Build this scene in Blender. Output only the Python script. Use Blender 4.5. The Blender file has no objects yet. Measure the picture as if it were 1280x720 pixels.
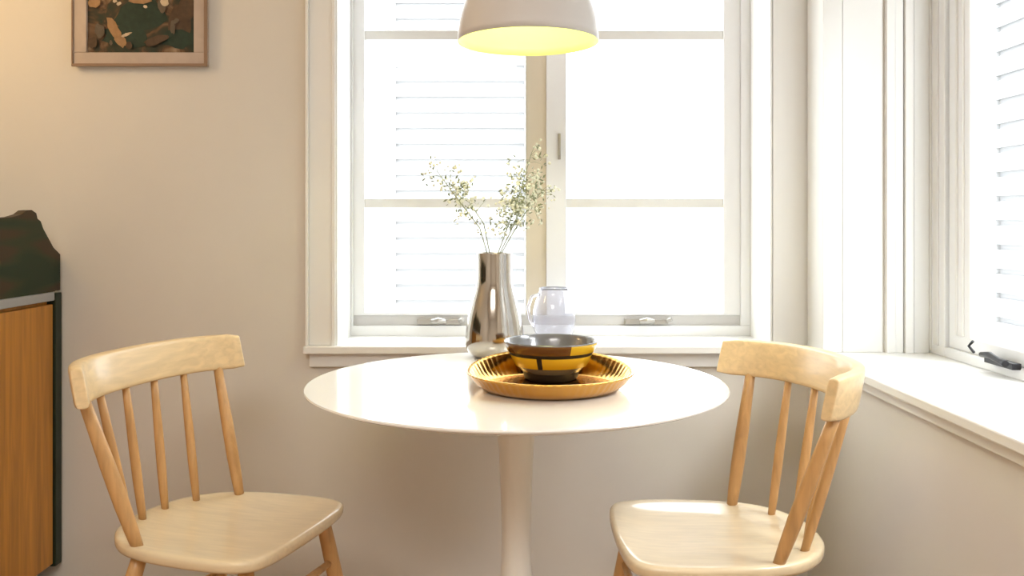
import bpy, bmesh, math, random
from mathutils import Vector, Matrix
random.seed(7)
S = bpy.context.scene
C = bpy.context.collection

# ---------------------------------------------------------------- camera, world, lights, exposure
H = 1.16                                    # eye height
cd = bpy.data.cameras.new('camera'); cam = bpy.data.objects.new('camera', cd); C.objects.link(cam)
cam.location = (0, 0, H); cam.rotation_euler = (math.pi/2, 0, 0)
cd.sensor_width = 36; cd.lens = 36*1090/1280; cd.shift_y = -80/1280; cd.clip_start = .02
S.camera = cam
S.view_settings.view_transform = 'Standard'; S.view_settings.look = 'None'
S.view_settings.gamma = 1; S.view_settings.use_curve_mapping = False
S.view_settings.exposure = 0.6
W = bpy.data.worlds.new('world'); S.world = W; W.use_nodes = True
bg = W.node_tree.nodes['Background']; bg.inputs[0].default_value = (.93, .97, 1, 1); bg.inputs[1].default_value = 4.2

def lamp(name, typ, loc, energy, col, size=.1, rot=(0,0,0), sy=None):
    l = bpy.data.lights.new(name, typ); l.energy = energy; l.color = col
    if typ == 'AREA':
        l.size = size
        if sy: l.shape = 'RECTANGLE'; l.size_y = sy
    elif typ == 'SUN': l.angle = size
    else: l.shadow_soft_size = size
    o = bpy.data.objects.new(name, l); C.objects.link(o); o.location = loc; o.rotation_euler = rot
    return o
# area light added as fill behind the viewer; warm lamp over the kitchen counter
lamp('sun', 'SUN', (4, -2, 5), 5.5, (.98, .99, 1), math.radians(45), (math.radians(50), 0, math.radians(68)))
lamp('fill_light', 'AREA', (-.5, -.6, 2.48), 36, (1, .95, .88), 1.2)
lamp('counter_light', 'POINT', (-1.8, 2.2, 2.0), 6, (1, .66, .30), .08)

# ---------------------------------------------------------------- materials
def mat(name, col, rough=.5, metal=0, grain=None, noise=0, scale=8, coat=0, trans=0, ior=1.45, emis=None, es=0, bump=0):
    m = bpy.data.materials.new(name); m.use_nodes = True
    nt = m.node_tree; b = nt.nodes['Principled BSDF']
    b.inputs['Base Color'].default_value = (*col, 1); b.inputs['Roughness'].default_value = rough
    b.inputs['Metallic'].default_value = metal; b.inputs['Coat Weight'].default_value = coat
    b.inputs['Transmission Weight'].default_value = trans; b.inputs['IOR'].default_value = ior
    if emis: b.inputs['Emission Color'].default_value = (*emis, 1); b.inputs['Emission Strength'].default_value = es
    if noise or grain:
        tc = nt.nodes.new('ShaderNodeTexCoord'); mp = nt.nodes.new('ShaderNodeMapping')
        nt.links.new(tc.outputs['Object'], mp.inputs[0])
        n = nt.nodes.new('ShaderNodeTexNoise'); n.inputs['Scale'].default_value = scale; n.inputs['Detail'].default_value = 5
        if grain: mp.inputs['Scale'].default_value = grain; n.inputs['Distortion'].default_value = .6
        nt.links.new(mp.outputs[0], n.inputs[0])
        r = nt.nodes.new('ShaderNodeValToRGB'); a = noise
        r.color_ramp.elements[0].position = .3; r.color_ramp.elements[1].position = .7
        r.color_ramp.elements[0].color = (*[c*(1-a) for c in col], 1)
        r.color_ramp.elements[1].color = (*[min(1, c*(1+a*.6)) for c in col], 1)
        nt.links.new(n.outputs['Fac'], r.inputs[0]); nt.links.new(r.outputs[0], b.inputs['Base Color'])
        if bump:
            bp = nt.nodes.new('ShaderNodeBump'); bp.inputs['Strength'].default_value = bump; bp.inputs['Distance'].default_value = .002
            nt.links.new(n.outputs['Fac'], bp.inputs['Height']); nt.links.new(bp.outputs[0], b.inputs['Normal'])
    return m
M = dict(
    wall = mat('wall_paint', (.745, .715, .66), .75, noise=.025, scale=3, bump=.1),
    white = mat('white_trim_paint', (.85, .85, .83), .4, noise=.01, scale=4),
    sash = mat('white_sash_paint', (.86, .87, .88), .4, noise=.01, scale=4),
    bar = mat('grey_glazing_bar', (.78, .78, .76), .5, noise=.02),
    tan = mat('beige_mullion', (.74, .66, .52), .5, noise=.02),  # mullion coloured beige against the white sashes
    track_shade = mat('shaded_track_grey', (.60, .59, .58), .45, noise=.03),  # grey carries the shade of the gap below the sashes
    ceil = mat('ceiling_paint', (.85, .82, .76), .8, noise=.01),
    floor = mat('floor_wood', (.42, .25, .13), .4, noise=.25, grain=(8, .7, 1), scale=6),
    table = mat('glossy_white_laminate', (.90, .89, .86), .13, noise=.005, coat=.3),
    ped = mat('white_lacquered_metal', (.86, .84, .79), .28, noise=.01, coat=.2),
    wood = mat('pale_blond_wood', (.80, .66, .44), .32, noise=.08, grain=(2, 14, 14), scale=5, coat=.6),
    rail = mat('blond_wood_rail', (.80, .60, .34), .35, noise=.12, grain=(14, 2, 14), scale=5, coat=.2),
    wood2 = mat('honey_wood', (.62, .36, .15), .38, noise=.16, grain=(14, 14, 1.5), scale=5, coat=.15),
    cab = mat('golden_oak_veneer', (.56, .24, .035), .4, noise=.30, grain=(12, 12, .8), scale=3, coat=.1),
    green = mat('dark_green_paint', (.014, .026, .013), .45, noise=.2),
    counter = mat('grey_steel_worktop', (.42, .44, .46), .35, metal=.3, noise=.05),
    steel = mat('smoky_polished_metal', (.50, .46, .41), .12, metal=1, noise=.03),
    gold = mat('brass', (.66, .36, .085), .2, metal=1, noise=.05, scale=30),
    black = mat('black_glaze', (.012, .010, .012), .5, noise=.1),
    brown = mat('dark_brown_glaze', (.13, .055, .02), .25, noise=.1, coat=.3),
    yellow = mat('yellow_glaze', (.75, .50, .03), .25, noise=.06, coat=.3),
    bowlin = mat('grey_satin_glaze', (.20, .20, .21), .22, metal=.3, noise=.04, coat=.5),
    lampo = mat('light_grey_lacquer', (.70, .675, .66), .35, noise=.01),
    lampi = mat('bulb_tinted_lining', (.93, .93, .36), .5, noise=.01),  # the bulb's yellow light is put into the lining colour
    bulb = mat('lit_bulb', (1, 1, 1), .4, emis=(1, .93, .5), es=5),
    cord = mat('white_cord', (.7, .7, .68), .6, noise=.02),
    frame = mat('mauve_wood_frame', (.50, .41, .35), .5, noise=.07, grain=(3, 3, 3)),
    framed = mat('brown_frame_edge', (.28, .18, .12), .5, noise=.07),
    stem = mat('grey_green_stem', (.30, .32, .18), .6, noise=.1),
    leaf = mat('olive_leaf', (.22, .24, .13), .6, noise=.15, scale=40),
    flower = mat('cream_blossom', (.80, .80, .68), .7, noise=.08, scale=40),
    handle = mat('nickel', (.45, .43, .40), .3, metal=.8, noise=.05),
    dark = mat('dark_bronze_metal', (.05, .05, .055), .35, metal=.6, noise=.1),
    siding = mat('white_painted_siding', (.34, .34, .345), .6, noise=.02),
    sidecorner = mat('white_corner_board', (.48, .48, .48), .6, noise=.02),
    concrete = mat('pale_concrete', (.72, .71, .69), .8, noise=.05),
)
def glass_mat(name, tint, rough=0, thin=False, mixf=.08):
    m = bpy.data.materials.new(name); m.use_nodes = True; nt = m.node_tree; nt.nodes.clear()
    o = nt.nodes.new('ShaderNodeOutputMaterial')
    if thin:
        t = nt.nodes.new('ShaderNodeBsdfTransparent'); t.inputs[0].default_value = (*tint, 1)
        g = nt.nodes.new('ShaderNodeBsdfGlossy'); g.inputs['Roughness'].default_value = .02
        x = nt.nodes.new('ShaderNodeMixShader'); x.inputs[0].default_value = .035;
        nt.links.new(t.outputs[0], x.inputs[1]); nt.links.new(g.outputs[0], x.inputs[2])
    else:
        t = nt.nodes.new('ShaderNodeBsdfGlass'); t.inputs[0].default_value = (*tint, 1); t.inputs['IOR'].default_value = 1.45; t.inputs['Roughness'].default_value = rough
        g = nt.nodes.new('ShaderNodeBsdfDiffuse'); g.inputs[0].default_value = (.85, .86, .92, 1)
        x = nt.nodes.new('ShaderNodeMixShader'); x.inputs[0].default_value = mixf
        nt.links.new(t.outputs[0], x.inputs[1]); nt.links.new(g.outputs[0], x.inputs[2])
    nt.links.new(x.outputs[0], o.inputs[0]); return m
M['pane'] = glass_mat('window_glass', (.99, 1, 1), thin=True)
M['jar'] = glass_mat('clear_blown_glass', (.97, .97, 1), rough=.03, mixf=.16)
def marbled():
    m = mat('dark_green_marbled_panel', (.03, .04, .015), .5); nt = m.node_tree; b = nt.nodes['Principled BSDF']
    tc = nt.nodes.new('ShaderNodeTexCoord'); mp = nt.nodes.new('ShaderNodeMapping'); mp.inputs['Scale'].default_value = (1, 1.6, 9)
    n = nt.nodes.new('ShaderNodeTexNoise'); n.inputs['Scale'].default_value = 1.5; n.inputs['Detail'].default_value = 1
    r = nt.nodes.new('ShaderNodeValToRGB'); e = r.color_ramp.elements
    e[0].position = .44; e[0].color = (.008, .026, .007, 1); e[1].position = .57; e[1].color = (.045, .026, .008, 1)
    k = e.new(.5); k.color = (.024, .034, .009, 1)
    nt.links.new(tc.outputs['Object'], mp.inputs[0]); nt.links.new(mp.outputs[0], n.inputs[0])
    nt.links.new(n.outputs['Fac'], r.inputs[0]); nt.links.new(r.outputs[0], b.inputs['Base Color']); return m
M['marbled'] = marbled()
def painting():
    m = mat('dark_floral_canvas', (.03, .04, .03), .7); nt = m.node_tree; b = nt.nodes['Principled BSDF']
    tc = nt.nodes.new('ShaderNodeTexCoord'); n = nt.nodes.new('ShaderNodeTexNoise'); n.inputs['Scale'].default_value = 13; n.inputs['Detail'].default_value = 3; n.inputs['Distortion'].default_value = 1.2
    r = nt.nodes.new('ShaderNodeValToRGB'); e = r.color_ramp.elements
    e[0].position = .36; e[0].color = (.02, .035, .022, 1); e[1].position = .74; e[1].color = (.34, .24, .15, 1)
    k = e.new(.50); k.color = (.05, .04, .022, 1); k = e.new(.58); k.color = (.13, .07, .035, 1)
    nt.links.new(tc.outputs['Object'], n.inputs[0]); nt.links.new(n.outputs['Fac'], r.inputs[0]); nt.links.new(r.outputs[0], b.inputs['Base Color']); return m
M['canvas'] = painting()
for nm, c in (('paint_peach', (.36, .21, .10)), ('paint_cream', (.60, .48, .33)), ('paint_green', (.020, .040, .026)), ('paint_grey', (.13, .10, .07)), ('paint_umber', (.085, .05, .028))):
    M[nm] = mat(nm, c, .7, noise=.2, scale=60)

# ---------------------------------------------------------------- mesh helpers
def box(bm, a, b, mi=0):
    x0, y0, z0 = a; x1, y1, z1 = b
    vs = [bm.verts.new(p) for p in ((x0,y0,z0),(x1,y0,z0),(x1,y1,z0),(x0,y1,z0),(x0,y0,z1),(x1,y0,z1),(x1,y1,z1),(x0,y1,z1))]
    for q in ((3,2,1,0),(4,5,6,7),(0,1,5,4),(1,2,6,5),(2,3,7,6),(3,0,4,7)):
        f = bm.faces.new([vs[i] for i in q]); f.material_index = mi
def tube(bm, pts, rads, n=14, mi=0, sy=1.0):
    rings = []; pts = [Vector(p) for p in pts]; up = None
    for i, p in enumerate(pts):
        d = (pts[min(i+1, len(pts)-1)]-pts[max(i-1, 0)]).normalized()
        if up is None: up = Vector((0,0,1)) if abs(d.z) < .9 else Vector((0,1,0))
        u = d.cross(up).normalized(); v = u.cross(d)
        up = v
        rings.append([bm.verts.new(p+(u*math.cos(t)+v*math.sin(t)*sy)*rads[i]) for t in [2*math.pi*k/n for k in range(n)]])
    for a, b in zip(rings, rings[1:]):
        for k in range(n):
            f = bm.faces.new((a[k], a[(k+1)%n], b[(k+1)%n], b[k])); f.smooth = True; f.material_index = mi
    for r in (rings[0], rings[-1]):
        f = bm.faces.new(r); f.material_index = mi
def lathe(bm, prof, n=64, c=(0,0,0), mis=None, closed=False, rf=None):
    rings = []
    for i, (r, z) in enumerate(prof):
        if r < 1e-6: rings.append([bm.verts.new((c[0], c[1], c[2]+z))])
        else:
            rg = []
            for k in range(n):
                t = 2*math.pi*k/n; rr, zz = (r, z) if rf is None else rf(r, z, t)
                rg.append(bm.verts.new((c[0]+rr*math.cos(t), c[1]+rr*math.sin(t), c[2]+zz)))
            rings.append(rg)
    pr = list(zip(rings, rings[1:]))
    if closed: pr.append((rings[-1], rings[0]))
    for i, (a, b) in enumerate(pr):
        for k in range(n):
            k2 = (k+1)%n
            if len(a) == 1 and len(b) == 1: continue
            if len(a) == 1: f = bm.faces.new((a[0], b[k2], b[k]))
            elif len(b) == 1: f = bm.faces.new((a[k], a[k2], b[0]))
            else: f = bm.faces.new((a[k], a[k2], b[k2], b[k]))
            f.smooth = True
            if mis: f.material_index = mis[i]
def prism(bm, pts, axis, a, b):
    """outline pts in the plane across `axis`, extruded a..b"""
    def P(p, t): return {'x': (t, p[0], p[1]), 'y': (p[0], t, p[1]), 'z': (p[0], p[1], t)}[axis]
    A = [bm.verts.new(P(p, a)) for p in pts]; B = [bm.verts.new(P(p, b)) for p in pts]; n = len(pts)
    bm.faces.new(A[::-1]); bm.faces.new(B)
    for i in range(n): bm.faces.new((A[i], A[(i+1)%n], B[(i+1)%n], B[i]))
def obj(name, bm, mats, parent=None, bevel=0, seg=2, sharp=False):
    bmesh.ops.recalc_face_normals(bm, faces=bm.faces)
    me = bpy.data.meshes.new(name); bm.to_mesh(me); bm.free()
    for m in (mats if isinstance(mats, (list, tuple)) else [mats]): me.materials.append(M[m])
    o = bpy.data.objects.new(name, me); C.objects.link(o)
    if parent: o.parent = parent
    if bevel:
        md = o.modifiers.new('bevel', 'BEVEL'); md.width = bevel; md.segments = seg; md.limit_method = 'ANGLE'; md.angle_limit = math.radians(40)
        md.harden_normals = False
    return o
def tag(o, label, cat, group=None, kind=None):
    o['label'] = label; o['category'] = cat
    if group: o['group'] = group
    if kind: o['kind'] = kind
    return o
def thing(name, label, cat, loc=(0,0,0), rz=0, group=None):
    o = bpy.data.objects.new(name, None); C.objects.link(o); o.empty_display_size = .1
    o.location = loc; o.rotation_euler = (0, 0, rz); return tag(o, label, cat, group)
def bx(name, boxes, m, parent=None, bevel=0):
    bm = bmesh.new()
    for a, b in boxes: box(bm, a, b)
    return obj(name, bm, m, parent, bevel)
def struct(o, label=None, cat=None):
    o['kind'] = 'structure'
    if label: o['label'] = label
    if cat: o['category'] = cat
    return o
def cr(pts, n=6, closed=True):
    out = []; L = len(pts)
    for i in range(L):
        p0, p1, p2, p3 = [Vector(pts[(i+k) % L]) for k in (-1, 0, 1, 2)]
        for j in range(n):
            t = j/n
            out.append(.5*((2*p1)+(-p0+p2)*t+(2*p0-5*p1+4*p2-p3)*t*t+(-p0+3*p1-3*p2+p3)*t**3))
    return out

# ---------------------------------------------------------------- the setting
YB = 2.82; XR = .957; ZS = .745; ZT = 2.2; ZC = 2.5; XL = -2.25; YN = -2.6
struct(bx('floor', [((XL, YN, -.1), (1.4, 3.12, 0))], 'floor'), 'brown wooden floor of the dining corner', 'floor')
struct(bx('ceiling', [((XL, YN, ZC), (1.4, 3.12, ZC+.1))], 'ceil'), 'pale flat ceiling above the dining corner', 'ceiling')
struct(bx('wall_front', [((XL, YN-.1, 0), (1.33, YN, ZC))], 'wall'), 'beige wall behind the viewer', 'wall')
struct(bx('wall_left', [((XL-.12, YN, 0), (XL, 3.12, ZC))], 'wall'), 'beige wall behind the kitchen cabinet', 'wall')
struct(bx('wall_back', [((XL, YB, 0), (-.567, 3.12, ZC)), ((.836, YB, 0), (XR, 3.12, ZC)),
    ((-.567, YB, 0), (.836, 3.12, ZS)), ((-.567, YB, ZT), (.836, 3.12, ZC))], 'wall'), 'warm beige wall behind the white table', 'wall')
struct(bx('wall_right', [((XR, 2.655, 0), (1.33, 3.12, ZC)), ((XR, YN, 0), (1.33, .95, ZC)),
    ((XR, .95, 0), (1.33, 2.655, ZS)), ((XR, .95, ZT), (1.33, 2.655, ZC))], 'wall'), 'beige wall beside the right chair', 'wall')

# window casings (face boards) and reveals
struct(bx('trim_1', [((-.652, 2.80, .77), (-.572, YB, 2.29)), ((-.662, 2.79, .77), (-.652, YB, 2.29)),
    ((.838, 2.80, .77), (XR-.001, YB, 2.29)), ((-.572, 2.80, ZT), (.838, YB, 2.29)),
    ((-.579, 2.795, .77), (-.567, YB, ZT))], 'white', bevel=.002), 'white casing around the back window', 'window trim')
struct(bx('trim_2', [((-.667, 2.776, ZS), (XR, YB, .77)), ((-.567, YB, ZS), (.836, 3.10, .77))], 'white', bevel=.004), 'white sill board of the back window', 'window sill')
struct(bx('trim_3', [((-.652, 2.803, .700), (XR-.022, YB, ZS))], 'white', bevel=.003), 'white apron board under the back window sill', 'window trim')
# reveal lining of back window (side boards)
struct(bx('trim_4', [((-.567, YB-.018, .77), (-.561, 3.036, ZT)), ((.830, YB-.018, .77), (.836, 3.036, ZT)), ((-.561, YB, ZT-.006), (.830, 3.036, ZT))], 'white'), 'white lining of the back window recess', 'window trim')
struct(bx('trim_5', [((.945, 2.655, .77), (XR, 2.79, 2.29)), ((.945, .84, .77), (XR, .95, 2.29)), ((.945, .95, ZT), (XR, 2.655, 2.29))], 'white', bevel=.002), 'white casing around the right window', 'window trim')
struct(bx('trim_6', [((.913, .80, ZS), (XR, 2.776, .77)), ((XR, .95, ZS), (1.30, 2.655, .77))], 'white', bevel=.004), 'white sill board of the right window', 'window sill')
struct(bx('trim_7', [((.937, .84, .714), (XR, 2.80, ZS))], 'white', bevel=.003), 'white apron board under the right window sill', 'window trim')
struct(bx('trim_8', [((.945, 2.648, .77), (1.003, 2.655, ZT)), ((1.006, 2.652, .77), (1.128, 2.655, ZT)), ((1.133, 2.634, .77), (1.158, 2.655, ZT)),
    ((1.160, 2.640, .77), (1.185, 2.655, ZT)), ((1.188, 2.630, .77), (1.212, 2.655, ZT)), ((1.216, 2.638, .77), (1.262, 2.655, ZT))], 'white', bevel=.0015),
    'white stepped mouldings in the right window recess', 'window trim')

# ---------------------------------------------------------------- window_1, the casement pair in the back wall
def empty_struct(name, label, cat):
    o = bpy.data.objects.new(name, None); C.objects.link(o); return struct(o, label, cat)
w1 = empty_struct('window_1', 'white casement window in the back wall', 'window')
ZG = .850
bx('window_frame', [((-.561, 3.036, .806), (-.553, 3.11, 2.17)), ((.797, 3.036, .806), (.830, 3.11, 2.17)),
    ((-.561, 3.036, .77), (.83, 3.11, .806)), ((-.561, 3.036, 2.17), (.83, 3.11, ZT))], 'sash', w1, .0015)
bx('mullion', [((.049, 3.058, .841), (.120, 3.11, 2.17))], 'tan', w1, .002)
bx('sill_shade_track', [((-.553, 3.05, .806), (.797, 3.10, .841))], 'track_shade', w1, .001)
def sash1(x0, x1, s0, s1, lock):
    s = bx('sash', [((x0, 3.045, .8415), (x0+s0, 3.09, 2.1695)), ((x1-s1, 3.045, .8415), (x1, 3.09, 2.1695)),
        ((x0+s0, 3.045, .841), (x1-s1, 3.09, ZG)), ((x0+s0, 3.045, 2.14), (x1-s1, 3.09, 2.17))], 'sash', w1, .002)
    for z in (1.2495, 1.838):
        bx('glazing_bar', [((x0+s0, 3.052, z-.033), (x1-s1, 3.085, z))], 'bar', s, .002)
    bx('pane', [((x0+s0, 3.066, ZG), (x1-s1, 3.070, 2.14))], 'pane', s)
    if lock:
        bm = bmesh.new(); box(bm, (x0+.040, 3.036, 1.385), (x0+.050, 3.045, 1.475)); box(bm, (x0+.043, 3.026, 1.40), (x0+.047, 3.037, 1.43))
        obj('window_lock', bm, 'handle', s, .001)
    return s
sash1(-.553, .049, .038, .002, False)
sash1(.120, .797, .070, .058, True)
def crank(parent, p, flip=1):
    bm = bmesh.new(); x, y, z = p
    box(bm, (x-.075, y-.018, z-.011), (x-.020, y, z+.008)); box(bm, (x+.022, y-.018, z-.011), (x+.075, y, z+.006))
    tube(bm, [(x-.025, y-.022, z), (x, y-.028, z+.003), (x+.025, y-.022, z)], [.008, .012, .008], 10)
    tube(bm, [(x+.07, y-.02, z+.002), (x+.085, y-.03, z+.008)], [.006, .008], 10)
    return obj('crank_handle', bm, 'handle', parent, .001)
crank(w1, (.468, 3.048, .822)); crank(w1, (-.255, 3.048, .822))

# ---------------------------------------------------------------- window_2, in the right wall
w2 = empty_struct('window_2', 'white window in the right wall beside the chair', 'window')
bx('window_frame', [((1.266, 2.554, .770), (1.34, 2.655, 2.16)), ((1.266, .95, .77), (1.34, 2.554, .800)), ((1.266, .95, .80), (1.34, 1.02, 2.16)),
    ((1.266, .95, 2.16), (1.34, 2.655, ZT)), ((1.266, 1.72, .80), (1.34, 1.78, 2.16))], 'sash', w2, .003)
bx('window_stop', [((1.260, 2.585, .80), (1.266, 2.61, 2.16)), ((1.262, 2.63, .78), (1.266, 2.65, 2.16))], 'bar', w2, .001)
for y0, y1 in ((1.78, 2.554), (1.02, 1.72)):
    s = bx('sash', [((1.276, y1-.125, .80), (1.326, y1-.006, 2.16)), ((1.276, y0, .80), (1.326, y0+.0599, 2.16)),
        ((1.276, y0+.06, .80), (1.326, y1-.125, .842)), ((1.276, y0+.06, 2.10), (1.326, y1-.125, 2.16))], 'sash', w2, .004)
    bx('glazing_bead', [((1.270, y1-.06, .842), (1.277, y1-.052, 2.10)), ((1.270, y1-.095, .842), (1.277, y1-.09, 2.10))], 'white', s, .001)
    bx('pane', [((1.299, y0+.06, .842), (1.303, y1-.125, 2.10))], 'pane', s)
bm = bmesh.new()
box(bm, (1.245, 2.17, .796), (1.268, 2.30, .812))
tube(bm, [(1.240, 2.34, .815), (1.236, 2.36, .830), (1.240, 2.345, .845)], [.004, .004, .004], 8)
tube(bm, [(1.238, 2.30, .816), (1.232, 2.25, .822), (1.230, 2.20, .814), (1.228, 2.17, .812)], [.007, .009, .007, .009], 10)
obj('crank_handle', bm, 'dark', w2, .001)['label'] = 'dark bronze crank handle'

# ---------------------------------------------------------------- outside
bx('ground', [((-14, 3.4, -.9), (16, 30, -.8)), ((1.8, -12, -.9), (16, 3.4, -.8))], 'concrete')
tag(bpy.data.objects['ground'], 'pale paved ground outside the windows', 'ground', kind='structure')
def siding_along_x(bm, x0, x1, y, z0, z1, p=.15, d=.026):
    z = z0
    while z < z1:
        bm_box(bm, (x0, y-d, z+.034), (x1, y+.10, z+p)); bm_box(bm, (x0, y, z), (x1, y+.10, z+.034)); z += p
def bm_box(bm, a, b): box(bm, a, b)
def house(name, label, T, x0, x1, z1, win):
    h = thing(name, label, 'house', T[0], T[1])
    bm = bmesh.new(); siding_along_x(bm, x0, x1, 0, 0, z1); obj('siding', bm, 'siding', h)
    for q in (x0-.10, x1): bx('corner_board', [((q, -.04, 0), (q+.10, .115, z1+.02))], 'sidecorner', h, .005)
    bm = bmesh.new()
    prism(bm, [(-.10, z1), (.14, z1), (2.2, z1+.7), (2.2, z1+.78), (-.10, z1+.06)], 'x', x0-.3, x1+.3); obj('roof', bm, 'sidecorner', h)
    bm = bmesh.new(); box(bm, (x0-.1, .12, 0), (x1+.1, 3.0, z1)); obj('house_body', bm, 'sidecorner', h)
    return h
house('neighbor_house', 'white clapboard house seen through the back window', ((0, 8.4, -.8), 0), -1.12, .12, 4.6, None)
house('neighbor_house', 'white clapboard house seen through the right window', ((3.05, 4.0, -.8), -math.pi/2), -1.45, 5.5, 3.7, None)

# ---------------------------------------------------------------- kitchen cabinet at the left
kc = thing('kitchen_cabinet', 'golden wooden kitchen cabinet under a grey worktop at the left edge', 'cabinet', (-1.80, 2.35, 0))
def rel(t, boxes): 
    l = t.location; return [((a[0]-l.x, a[1]-l.y, a[2]-l.z), (b[0]-l.x, b[1]-l.y, b[2]-l.z)) for a, b in boxes]
bx('cabinet_body', rel(kc, [((-2.23, 1.72, .075), (-1.478, 2.773, .915))]), 'cab', kc, .003)
bx('cabinet_door', rel(kc, [((-1.478, 1.75, .080), (-1.459, 2.771, .905))]), 'cab', kc, .002)
bx('plinth', rel(kc, [((-2.2, 1.78, 0), (-1.53, 2.74, .075))]), 'green', kc)
o = bx('end_panel', rel(kc, [((-2.235, 2.775, .07), (-1.452, 2.812, .94))]), 'green', kc, .002); o['label'] = 'dark green end panel'
wt = tag(bx('worktop', [((-2.24, 1.70, .917), (-1.452, 2.770, .945))], 'counter', bevel=.003), 'grey metal worktop on the wooden cabinet', 'worktop')
# dark board with a shaped top standing at the worktop's edge
prof = [(1.70, .945), (2.774, .945), (2.774, .9465), (2.806, .9465), (2.806, 1.062), (2.765, 1.085), (2.735, 1.115), (2.705, 1.145), (2.69, 1.168), (2.672, 1.176), (2.665, 1.193), (2.640, 1.202), (2.612, 1.200), (2.585, 1.188), (2.54, 1.180), (2.50, 1.178), (2.4, 1.172), (2.2, 1.19), (1.95, 1.165), (1.70, 1.17)]
prof = [(y, z+.0005) for y, z in prof]
bm = bmesh.new(); prism(bm, prof, 'x', -1.480, -1.4535)
tag(obj('splash_board', bm, 'marbled', bevel=.003), 'dark green marbled board with a wavy top standing on the grey worktop', 'board')

# ---------------------------------------------------------------- picture on the wall
pf = thing('framed_painting', 'dark floral painting in a mauve wooden frame on the beige wall', 'painting', (-1.194, 2.82, 1.668))
w, h, fw = .430, .56, .043
bm = bmesh.new()
for a, b in (((-w/2, -.022, 0), (w/2, -.001, fw)), ((-w/2, -.022, h-fw), (w/2, -.001, h)), ((-w/2, -.022, fw), (-w/2+fw, -.001, h-fw)), ((w/2-fw, -.022, fw), (w/2, -.001, h-fw))): box(bm, a, b)
obj('frame', bm, 'frame', pf, .002)
bm = bmesh.new(); t = .009
for a, b in (((-w/2-t*.3, -.028, -t*.3), (w/2+t*.3, -.0225, t*.7)), ((w/2-t*.9, -.028, t*.7), (w/2+t*.3, -.0225, h)), ((-w/2-t*.3, -.028, t*.7), (-w/2+t*.2, -.0225, h))): box(bm, a, b)
obj('frame_lip', bm, 'framed', pf, .001)['label'] = 'narrow brown outer lip of the frame'
bm = bmesh.new(); box(bm, (-w/2+fw, -.012, fw), (w/2-fw, -.004, h-fw))
def blob(bm, cx, cz, rx, rz, ang, mi, layer):
    pts = []
    for k in range(14):
        a = 2*math.pi*k/14; r = 1+random.uniform(-.18, .18)
        u, v = rx*r*math.cos(a), rz*r*math.sin(a)
        pts.append(bm.verts.new((cx+u*math.cos(ang)-v*math.sin(ang), -.0125-.0004*layer, cz+u*math.sin(ang)+v*math.cos(ang))))
    f = bm.faces.new(pts); f.material_index = mi
def px(x, y): return ((x-178)/1090*2.82, 1.16+(280-y)/1090*2.82-1.668)
L = 1
for x, y, rx, ry, a, mi in ((176, 22, 34, 22, .2, 3), (160, 48, 30, 14, -.1, 3), (226, 30, 16, 24, .1, 5), (225, 50, 20, 12, 0, 3), (145, 38, 6, 16, .5, 1), (152, 52, 10, 6, -.9, 1), (159, 45, 5, 2, .3, 2),
    (163, 43, 4, 1.2, .3, 2), (178, 3, 14, 3.4, 0, 1), (151, 6, 3.5, 2.4, .3, 2), (146, 3, 3, 2, 0, 2), (184, 10, 2.5, 2, 0, 2), (205, 10, 5, 9, .2, 4), (208, 5, 5, 5, .2, 2), (222, 28, 4, 3, .5, 4), (218, 36, 3, 8, .1, 4), (128, 40, 6, 9, .2, 4),
    (121, 5, 8, 6, 0, 1), (164, 58, 4, 5, 0, 5), (236, 12, 10, 16, 0, 5), (199, 52, 16, 5, .3, 5), (142, 55, 2, 3, 0, 4), (119, 55, 6, 7, 0, 5)):
    X, Z = px(x, y); k = 2.82/1090; blob(bm, X, Z, rx*k, ry*k, a, mi, L); L += 1
for q in range(12):
    blob(bm, random.uniform(-.16, .16), random.uniform(.24, .48), random.uniform(.01, .03), random.uniform(.008, .02), random.uniform(0, 3), random.choice((1, 2, 3, 4, 5)), L); L += .3
obj('canvas', bm, ['canvas', 'paint_peach', 'paint_cream', 'paint_green', 'paint_grey', 'paint_umber'], pf)

# ---------------------------------------------------------------- round tulip table
TC = (.007, 2.212); TH = .76; R = .526
tb = thing('dining_table', 'round white pedestal table between the two wooden chairs', 'table', (TC[0]+.004, TC[1], 0))
bm = bmesh.new(); lathe(bm, [(0, TH-.022), (R-.05, TH-.022), (R-.012, TH-.011), (R-.001, TH-.006), (R, TH-.003), (R-.002, TH), (0, TH)], 160)
tt = obj('tabletop', bm, 'table', tb)
for f in tt.data.polygons: f.use_smooth = True
md = tt.modifiers.new('es', 'EDGE_SPLIT'); md.split_angle = math.radians(35)
bm = bmesh.new()
lathe(bm, [(0, TH-.0225), (.056, TH-.0225), (.055, .70), (.050, .66), (.044, .58), (.0395, .48), (.037, .40), (.0365, .34), (.039, .28), (.046, .22), (.060, .16), (.085, .10), (.13, .055), (.19, .027), (.24, .014), (.255, .007), (.255, 0), (0, 0)], 64)
obj('pedestal', bm, 'ped', tb)

# ---------------------------------------------------------------- tray, bowl, vase, sprigs
TRC = (.093, 2.13)
def rimf(r, z, t):
    g = max(0, math.sin(t))                     # the far side of the rim stands a little higher
    if z > .006: z = z*(1+.55*g*min(1, z/.03))
    if r > .16: r = r*(1+.0035*math.sin(t*66)*min(1, max(0, (z-.008)/.01)))
    return r, z
tr = thing('round_tray', 'round brass tray with a fluted rim on the white table', 'tray', (TRC[0], TRC[1], TH+.0006))
bm = bmesh.new()
lathe(bm, [(0, .001), (.155, .001), (.168, .004), (.185, .018), (.198, .035), (.203, .039), (.204, .041), (.201, .043), (.195, .0385), (.181, .021), (.165, .008), (.155, .005), (0, .005)], 396, rf=rimf)
obj('tray_body', bm, 'gold', tr)

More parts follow.
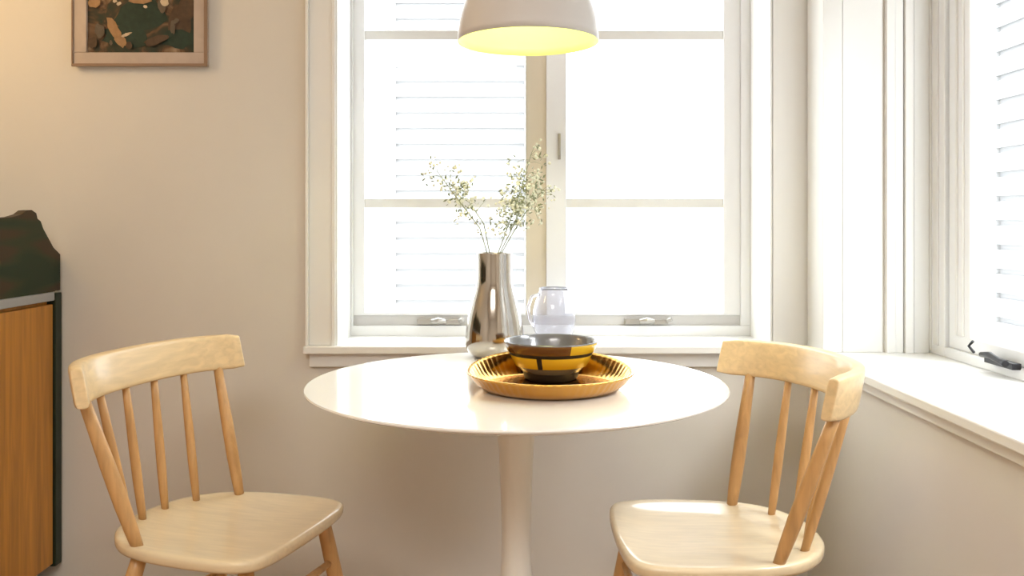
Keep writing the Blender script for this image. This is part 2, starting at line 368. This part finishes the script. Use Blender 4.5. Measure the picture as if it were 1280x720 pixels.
bw = thing('bowl', 'black and yellow banded bowl standing in the brass tray', 'bowl', (.099, 2.222, TH+.0062))
bm = bmesh.new()
out = [(0, 0), (.060, 0), (.067, .004), (.073, .022), (.0775, .032), (.079, .034), (.0915, .0365), (.1045, .064), (.1065, .070), (.1105, .073), (.1165, .088), (.1195, .096)]
mi  = [0, 0, 0, 0, 0, 0, 1, 0, 0, 2, 2]
inn = [(.1185, .0995), (.116, .097), (.112, .086), (.103, .062), (.088, .036), (.066, .014), (0, .010)]
lathe(bm, out+inn, 96, mis=mi+[3]*7)
for f in bm.faces:                             # the yellow band is broken by dark gaps
    if f.material_index == 1:
        c = f.calc_center_median(); a = math.degrees(math.atan2(c.y, c.x)) % 360
        if any(abs((a-q+180) % 360-180) < 5 for q in (251, 11, 131)): f.material_index = 0
    if f.material_index == 2:
        c = f.calc_center_median(); a = math.degrees(math.atan2(c.y, c.x)) % 360
        if 291 < a < 345: f.material_index = 1
obj('bowl_body', bm, ['black', 'yellow', 'brown', 'bowlin'], bw)

VC = (-.0525, 2.628)
vs = thing('vase', 'smoky metal vase holding sprigs on the far side of the table', 'vase', (VC[0], VC[1], TH+.0006))
bm = bmesh.new()
lathe(bm, [(0, 0), (.054, 0), (.066, .003), (.078, .012), (.085, .026), (.0885, .042), (.0885, .058), (.086, .085), (.079, .125), (.069, .165), (.060, .198), (.0545, .22), (.0532, .24), (.0532, .311), (.0525, .314), (.0512, .311), (.0512, .24), (.0525, .22), (.058, .198), (.067, .165), (.077, .125), (.083, .085), (.083, .04), (.06, .01), (0, .006)], 72)
obj('vase_body', bm, 'steel', vs)

def sprig(label, pts, spread, nb, seed, cols):
    rnd = random.Random(seed)
    base = Vector((VC[0], VC[1], TH+.02))
    s = thing('flower_sprig', label, 'flowers', base, 0, 'dried blossom sprigs in the metal vase')
    P = [Vector((0, 0, 0))]+[Vector(p)-base for p in pts]
    bm = bmesh.new(); tube(bm, P, [.0016]*(len(P)-1)+[.0008], 6)
    bb = bmesh.new(); bl = bmesh.new()
    tips = []
    for k in range(nb):
        t = rnd.uniform(.38, 1); i = min(int((len(P)-2)*t)+1, len(P)-2); u = rnd.random()
        a = P[i].lerp(P[i+1], u)
        if a.z < .33: a = P[-1].lerp(P[-2], u*.6)
        d = Vector((rnd.gauss(0, 1), rnd.gauss(0, .7), rnd.gauss(.25, .8))).normalized()
        L = spread*rnd.uniform(.3, 1); e = a+d*L
        if e.z < .335: continue
        m = a.lerp(e, .5)+Vector((0, 0, L*.12))
        tube(bm, [a, m, e], [.0007, .0006, .0004], 4)
        for q in range(5):
            c = e+Vector((rnd.gauss(0, 1), rnd.gauss(0, 1), rnd.gauss(0, 1)))*.009
            if rnd.random() < cols:
                bmesh.ops.create_icosphere(bb, subdivisions=1, radius=rnd.uniform(.003, .0055), matrix=Matrix.Translation(c))
            else:
                n = Vector((rnd.gauss(0, 1), rnd.gauss(0, 1), rnd.gauss(0, 1))).normalized(); n2 = n.orthogonal().normalized()
                w_ = rnd.uniform(.0024, .0042); l_ = rnd.uniform(.005, .009); th = n.cross(n2)*.0004
                A = [c-n*l_, c+n2*w_, c+n*l_, c-n2*w_]
                up = [bl.verts.new(p+th) for p in A]; dn = [bl.verts.new(p-th) for p in A]
                bl.faces.new(up); bl.faces.new(dn[::-1])
                for j in range(4): bl.faces.new((up[j], dn[j], dn[(j+1) % 4], up[(j+1) % 4]))
    obj('stem', bm, 'stem', s)
    o = obj('blossoms', bb, 'flower', s); o['kind'] = 'stuff'
    o = obj('leaves', bl, 'leaf', s); o['kind'] = 'stuff'
z = lambda y: H-(y-280)/1090*2.62
x = lambda p: (p-640)/1090*2.62
sprig('blossom sprig reaching farthest left from the metal vase', [(x(610), 2.62, z(320)), (x(600), 2.60, z(285)), (x(572), 2.58, z(248)), (x(548), 2.57, z(215))], .060, 26, 1, .6)
sprig('short left blossom sprig hanging just above the vase rim', [(x(612), 2.65, z(318)), (x(604), 2.68, z(280)), (x(585), 2.70, z(252)), (x(566), 2.70, z(240))], .055, 22, 2, .6)
sprig('tallest blossom sprig reaching up in front of the mullion', [(x(622), 2.62, z(318)), (x(636), 2.62, z(280)), (x(652), 2.62, z(235)), (x(664), 2.62, z(192))], .062, 34, 3, .55)
sprig('dense blossom sprig in the middle of the right cluster', [(x(624), 2.61, z(318)), (x(637), 2.59, z(292)), (x(650), 2.57, z(262)), (x(658), 2.55, z(240))], .070, 48, 4, .45)
sprig('blossom sprig leaning farthest right from the metal vase', [(x(626), 2.64, z(318)), (x(642), 2.66, z(290)), (x(662), 2.68, z(258)), (x(680), 2.69, z(236))], .060, 32, 5, .55)

# clear glass jug on the sill
gj = thing('glass_jar', 'clear round glass jar on the white sill behind the bowl', 'jar', (.139, 2.890, .7705))
bm = bmesh.new()
lathe(bm, [(0, 0), (.035, 0), (.052, .010), (.066, .035), (.072, .070), (.069, .105), (.060, .138), (.052, .155), (.049, .168), (.049, .178),
           (.0465, .179), (.0465, .167), (.049, .153), (.057, .136), (.066, .104), (.069, .070), (.063, .036), (.050, .013), (.034, .005), (0, .005)], 64)
obj('jar_body', bm, 'jar', gj)
bm = bmesh.new(); tube(bm, [(-.049, -.01, .158), (-.074, -.016, .150), (-.086, -.018, .115), (-.080, -.018, .075), (-.066, -.014, .05)], [.005]*5, 10); obj('jar_handle', bm, 'jar', gj)

# ---------------------------------------------------------------- pendant lamp
RZ = 1.16+.2083*2.21
pl = thing('pendant_lamp', 'light grey dome pendant lamp hanging over the table', 'lamp', (.041, 2.212, RZ))
a_, b_ = .1785, .225; outp = []; inp = []
for k in range(0, 19):
    t = k/18*math.radians(86); outp.append((a_*math.cos(t), b_*math.sin(t)))
    inp.append(((a_-.004)*math.cos(t), .001+(b_-.005)*math.sin(t)))
bm = bmesh.new(); lathe(bm, outp+inp[::-1], 96, mis=[0]*18+[1]*20, closed=True)
obj('lamp_shade', bm, ['lampo', 'lampi'], pl)
bm = bmesh.new(); lathe(bm, [(0, .175), (.016, .176), (.022, .20), (.024, .225), (.022, .262), (.008, .285), (0, .285)], 32); obj('lamp_socket', bm, 'lampo', pl)
bm = bmesh.new(); lathe(bm, [(0, .10), (.018, .106), (.028, .125), (.028, .142), (.018, .165), (.013, .1745), (0, .1745)], 32); obj('bulb', bm, 'bulb', pl)
bm = bmesh.new(); tube(bm, [(0, 0, .284), (0, 0, ZC-RZ-.02)], [.003, .003], 10); obj('cord', bm, 'cord', pl)
bm = bmesh.new(); lathe(bm, [(0, ZC-RZ-.035), (.04, ZC-RZ-.030), (.055, ZC-RZ-.001), (0, ZC-RZ-.001)], 32); obj('ceiling_rose', bm, 'lampo', pl)
lt = lamp('bulb_light', 'POINT', (.041, 2.212, RZ+.085), 1.3, (1, .95, .55), .03)

# ---------------------------------------------------------------- chairs (local x = the way the chair faces)
ZSEAT = .46
def make_chair(label, twist=0, lean=0, bow=0):
    t = thing('dining_chair', label, 'chair', (0,0,0), 0, 'pale wooden dining chairs at the table')
    half = [(-.148, 0), (-.140, .075), (-.108, .140), (-.050, .192), (.03, .218), (.13, .228), (.225, .226), (.283, .206), (.305, .165), (.313, .09), (.315, 0)]
    pts = half+[(p[0], -p[1]) for p in half[-2:0:-1]]
    ol = cr([(p[0], p[1], 0) for p in pts], 5)
    c = Vector((.09, 0, 0)); bm = bmesh.new(); n = len(ol); T = .027
    rings = []
    for s_, dz in ((.25, -.010), (.5, -.0095), (.7, -.007), (.85, -.003), (.94, 0), (.98, -.0005), (.997, -.004), (1.0, -.009), (.998, -T+.008), (.985, -T+.002), (.96, -T), (.5, -T)):
        rings.append([bm.verts.new((c.x+(p.x-c.x)*s_, p.y*s_, dz)) for p in ol])
    top = bm.verts.new((c.x, 0, -.010)); bot = bm.verts.new((c.x, 0, -T))
    for k in range(n):
        bm.faces.new((top, rings[0][k], rings[0][(k+1) % n])); bm.faces.new((bot, rings[-1][(k+1) % n], rings[-1][k]))
        for a, b in zip(rings, rings[1:]): bm.faces.new((a[k], b[k], b[(k+1) % n], a[(k+1) % n]))
    for f in bm.faces: f.smooth = True
    bmesh.ops.translate(bm, verts=bm.verts, vec=(0, 0, ZSEAT)); obj('seat', bm, 'wood', t)
    # top rail: a curved board, tilted with the rake
    tm = Matrix.Rotation(math.radians(twist), 4, 'Z')
    def tw(v): return tm @ Vector(v)+Vector((lean, 0, 0))
    def railx(y): return -.163-bow*.035+(.35+bow*.42)*y*y+(9.5+2.5*bow)*y**4
    K = 28; Y0 = .292; hh = .092; th = .015; z0 = .770; bm = bmesh.new(); rings = []
    for k in range(K+1):
        u = -1+2*k/K; y = Y0*u; e = 1.0
        dx = (.7+bow*.84)*y+(38+10*bow)*y**3; nrm = Vector((1, -dx, 0)).normalized()
        endr = min(1, (1-abs(u))*K/2.2); hs = hh/2*(.90+.10*math.sqrt(max(0, 1-(1-endr)**2))); ts = th*(.85+.15*endr)
        prof = []
        for j in range(16):
            a = 2*math.pi*j/16; cx, sx = math.cos(a), math.sin(a)
            px_ = ts*math.copysign(abs(cx)**.35, cx); pz = hs*math.copysign(abs(sx)**.30, sx)
            prof.append(bm.verts.new(Vector((railx(y), y, z0+hh/2+pz-.002*abs(u)))+nrm*px_+Vector((-.22*pz, 0, 0))))
            prof[-1].co = tw(prof[-1].co)
        rings.append(prof)
    for a, b in zip(rings, rings[1:]):
        for j in range(16):
            f = bm.faces.new((a[j], a[(j+1) % 16], b[(j+1) % 16], b[j])); f.smooth = True
    bm.faces.new(rings[0]); bm.faces.new(rings[-1]); obj('top_rail', bm, 'rail', t, .003)
    # spindles: two stout end posts, three slimmer ones
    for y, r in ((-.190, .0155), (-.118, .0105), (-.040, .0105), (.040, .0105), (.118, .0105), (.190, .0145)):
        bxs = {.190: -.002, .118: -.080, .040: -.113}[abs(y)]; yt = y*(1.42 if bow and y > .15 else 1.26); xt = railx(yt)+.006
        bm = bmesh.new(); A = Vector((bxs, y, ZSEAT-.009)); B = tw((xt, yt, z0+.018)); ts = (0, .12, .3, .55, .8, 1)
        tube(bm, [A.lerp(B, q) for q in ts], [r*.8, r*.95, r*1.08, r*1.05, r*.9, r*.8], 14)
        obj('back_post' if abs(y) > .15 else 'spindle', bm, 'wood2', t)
    legs = {}
    for fx, sy in ((1, 1), (1, -1), (0, 1), (0, -1)):
        A = Vector((.250 if fx else -.015, sy*.165, ZSEAT-.026)); B = Vector((.320 if fx else -.125, sy*.225, 0)); legs[(fx, sy)] = (A, B)
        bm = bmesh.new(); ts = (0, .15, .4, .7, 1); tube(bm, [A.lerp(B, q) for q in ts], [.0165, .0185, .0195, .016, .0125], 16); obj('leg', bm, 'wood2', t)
    def at(k, q): return legs[k][0].lerp(legs[k][1], q)
    for k1, k2, q in (((1, 1), (1, -1), .27), ((0, 1), (0, -1), .42), ((1, 1), (0, 1), .55), ((1, -1), (0, -1), .55)):
        A, B = at(k1, q), at(k2, q); bm = bmesh.new()
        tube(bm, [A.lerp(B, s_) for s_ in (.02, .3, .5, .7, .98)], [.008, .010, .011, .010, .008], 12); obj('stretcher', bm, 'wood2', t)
    return t
ch = make_chair('pale wooden spindle-back chair left of the table, facing right')
ch.location = (-.760, 2.085, 0); ch.rotation_euler = (0, 0, math.radians(-16.5))
ch = make_chair('pale wooden spindle-back chair right of the table, by the right wall', 7.5, .008, 1)
ch.location = (.548, 1.995, 0); ch.rotation_euler = (0, 0, math.radians(180))
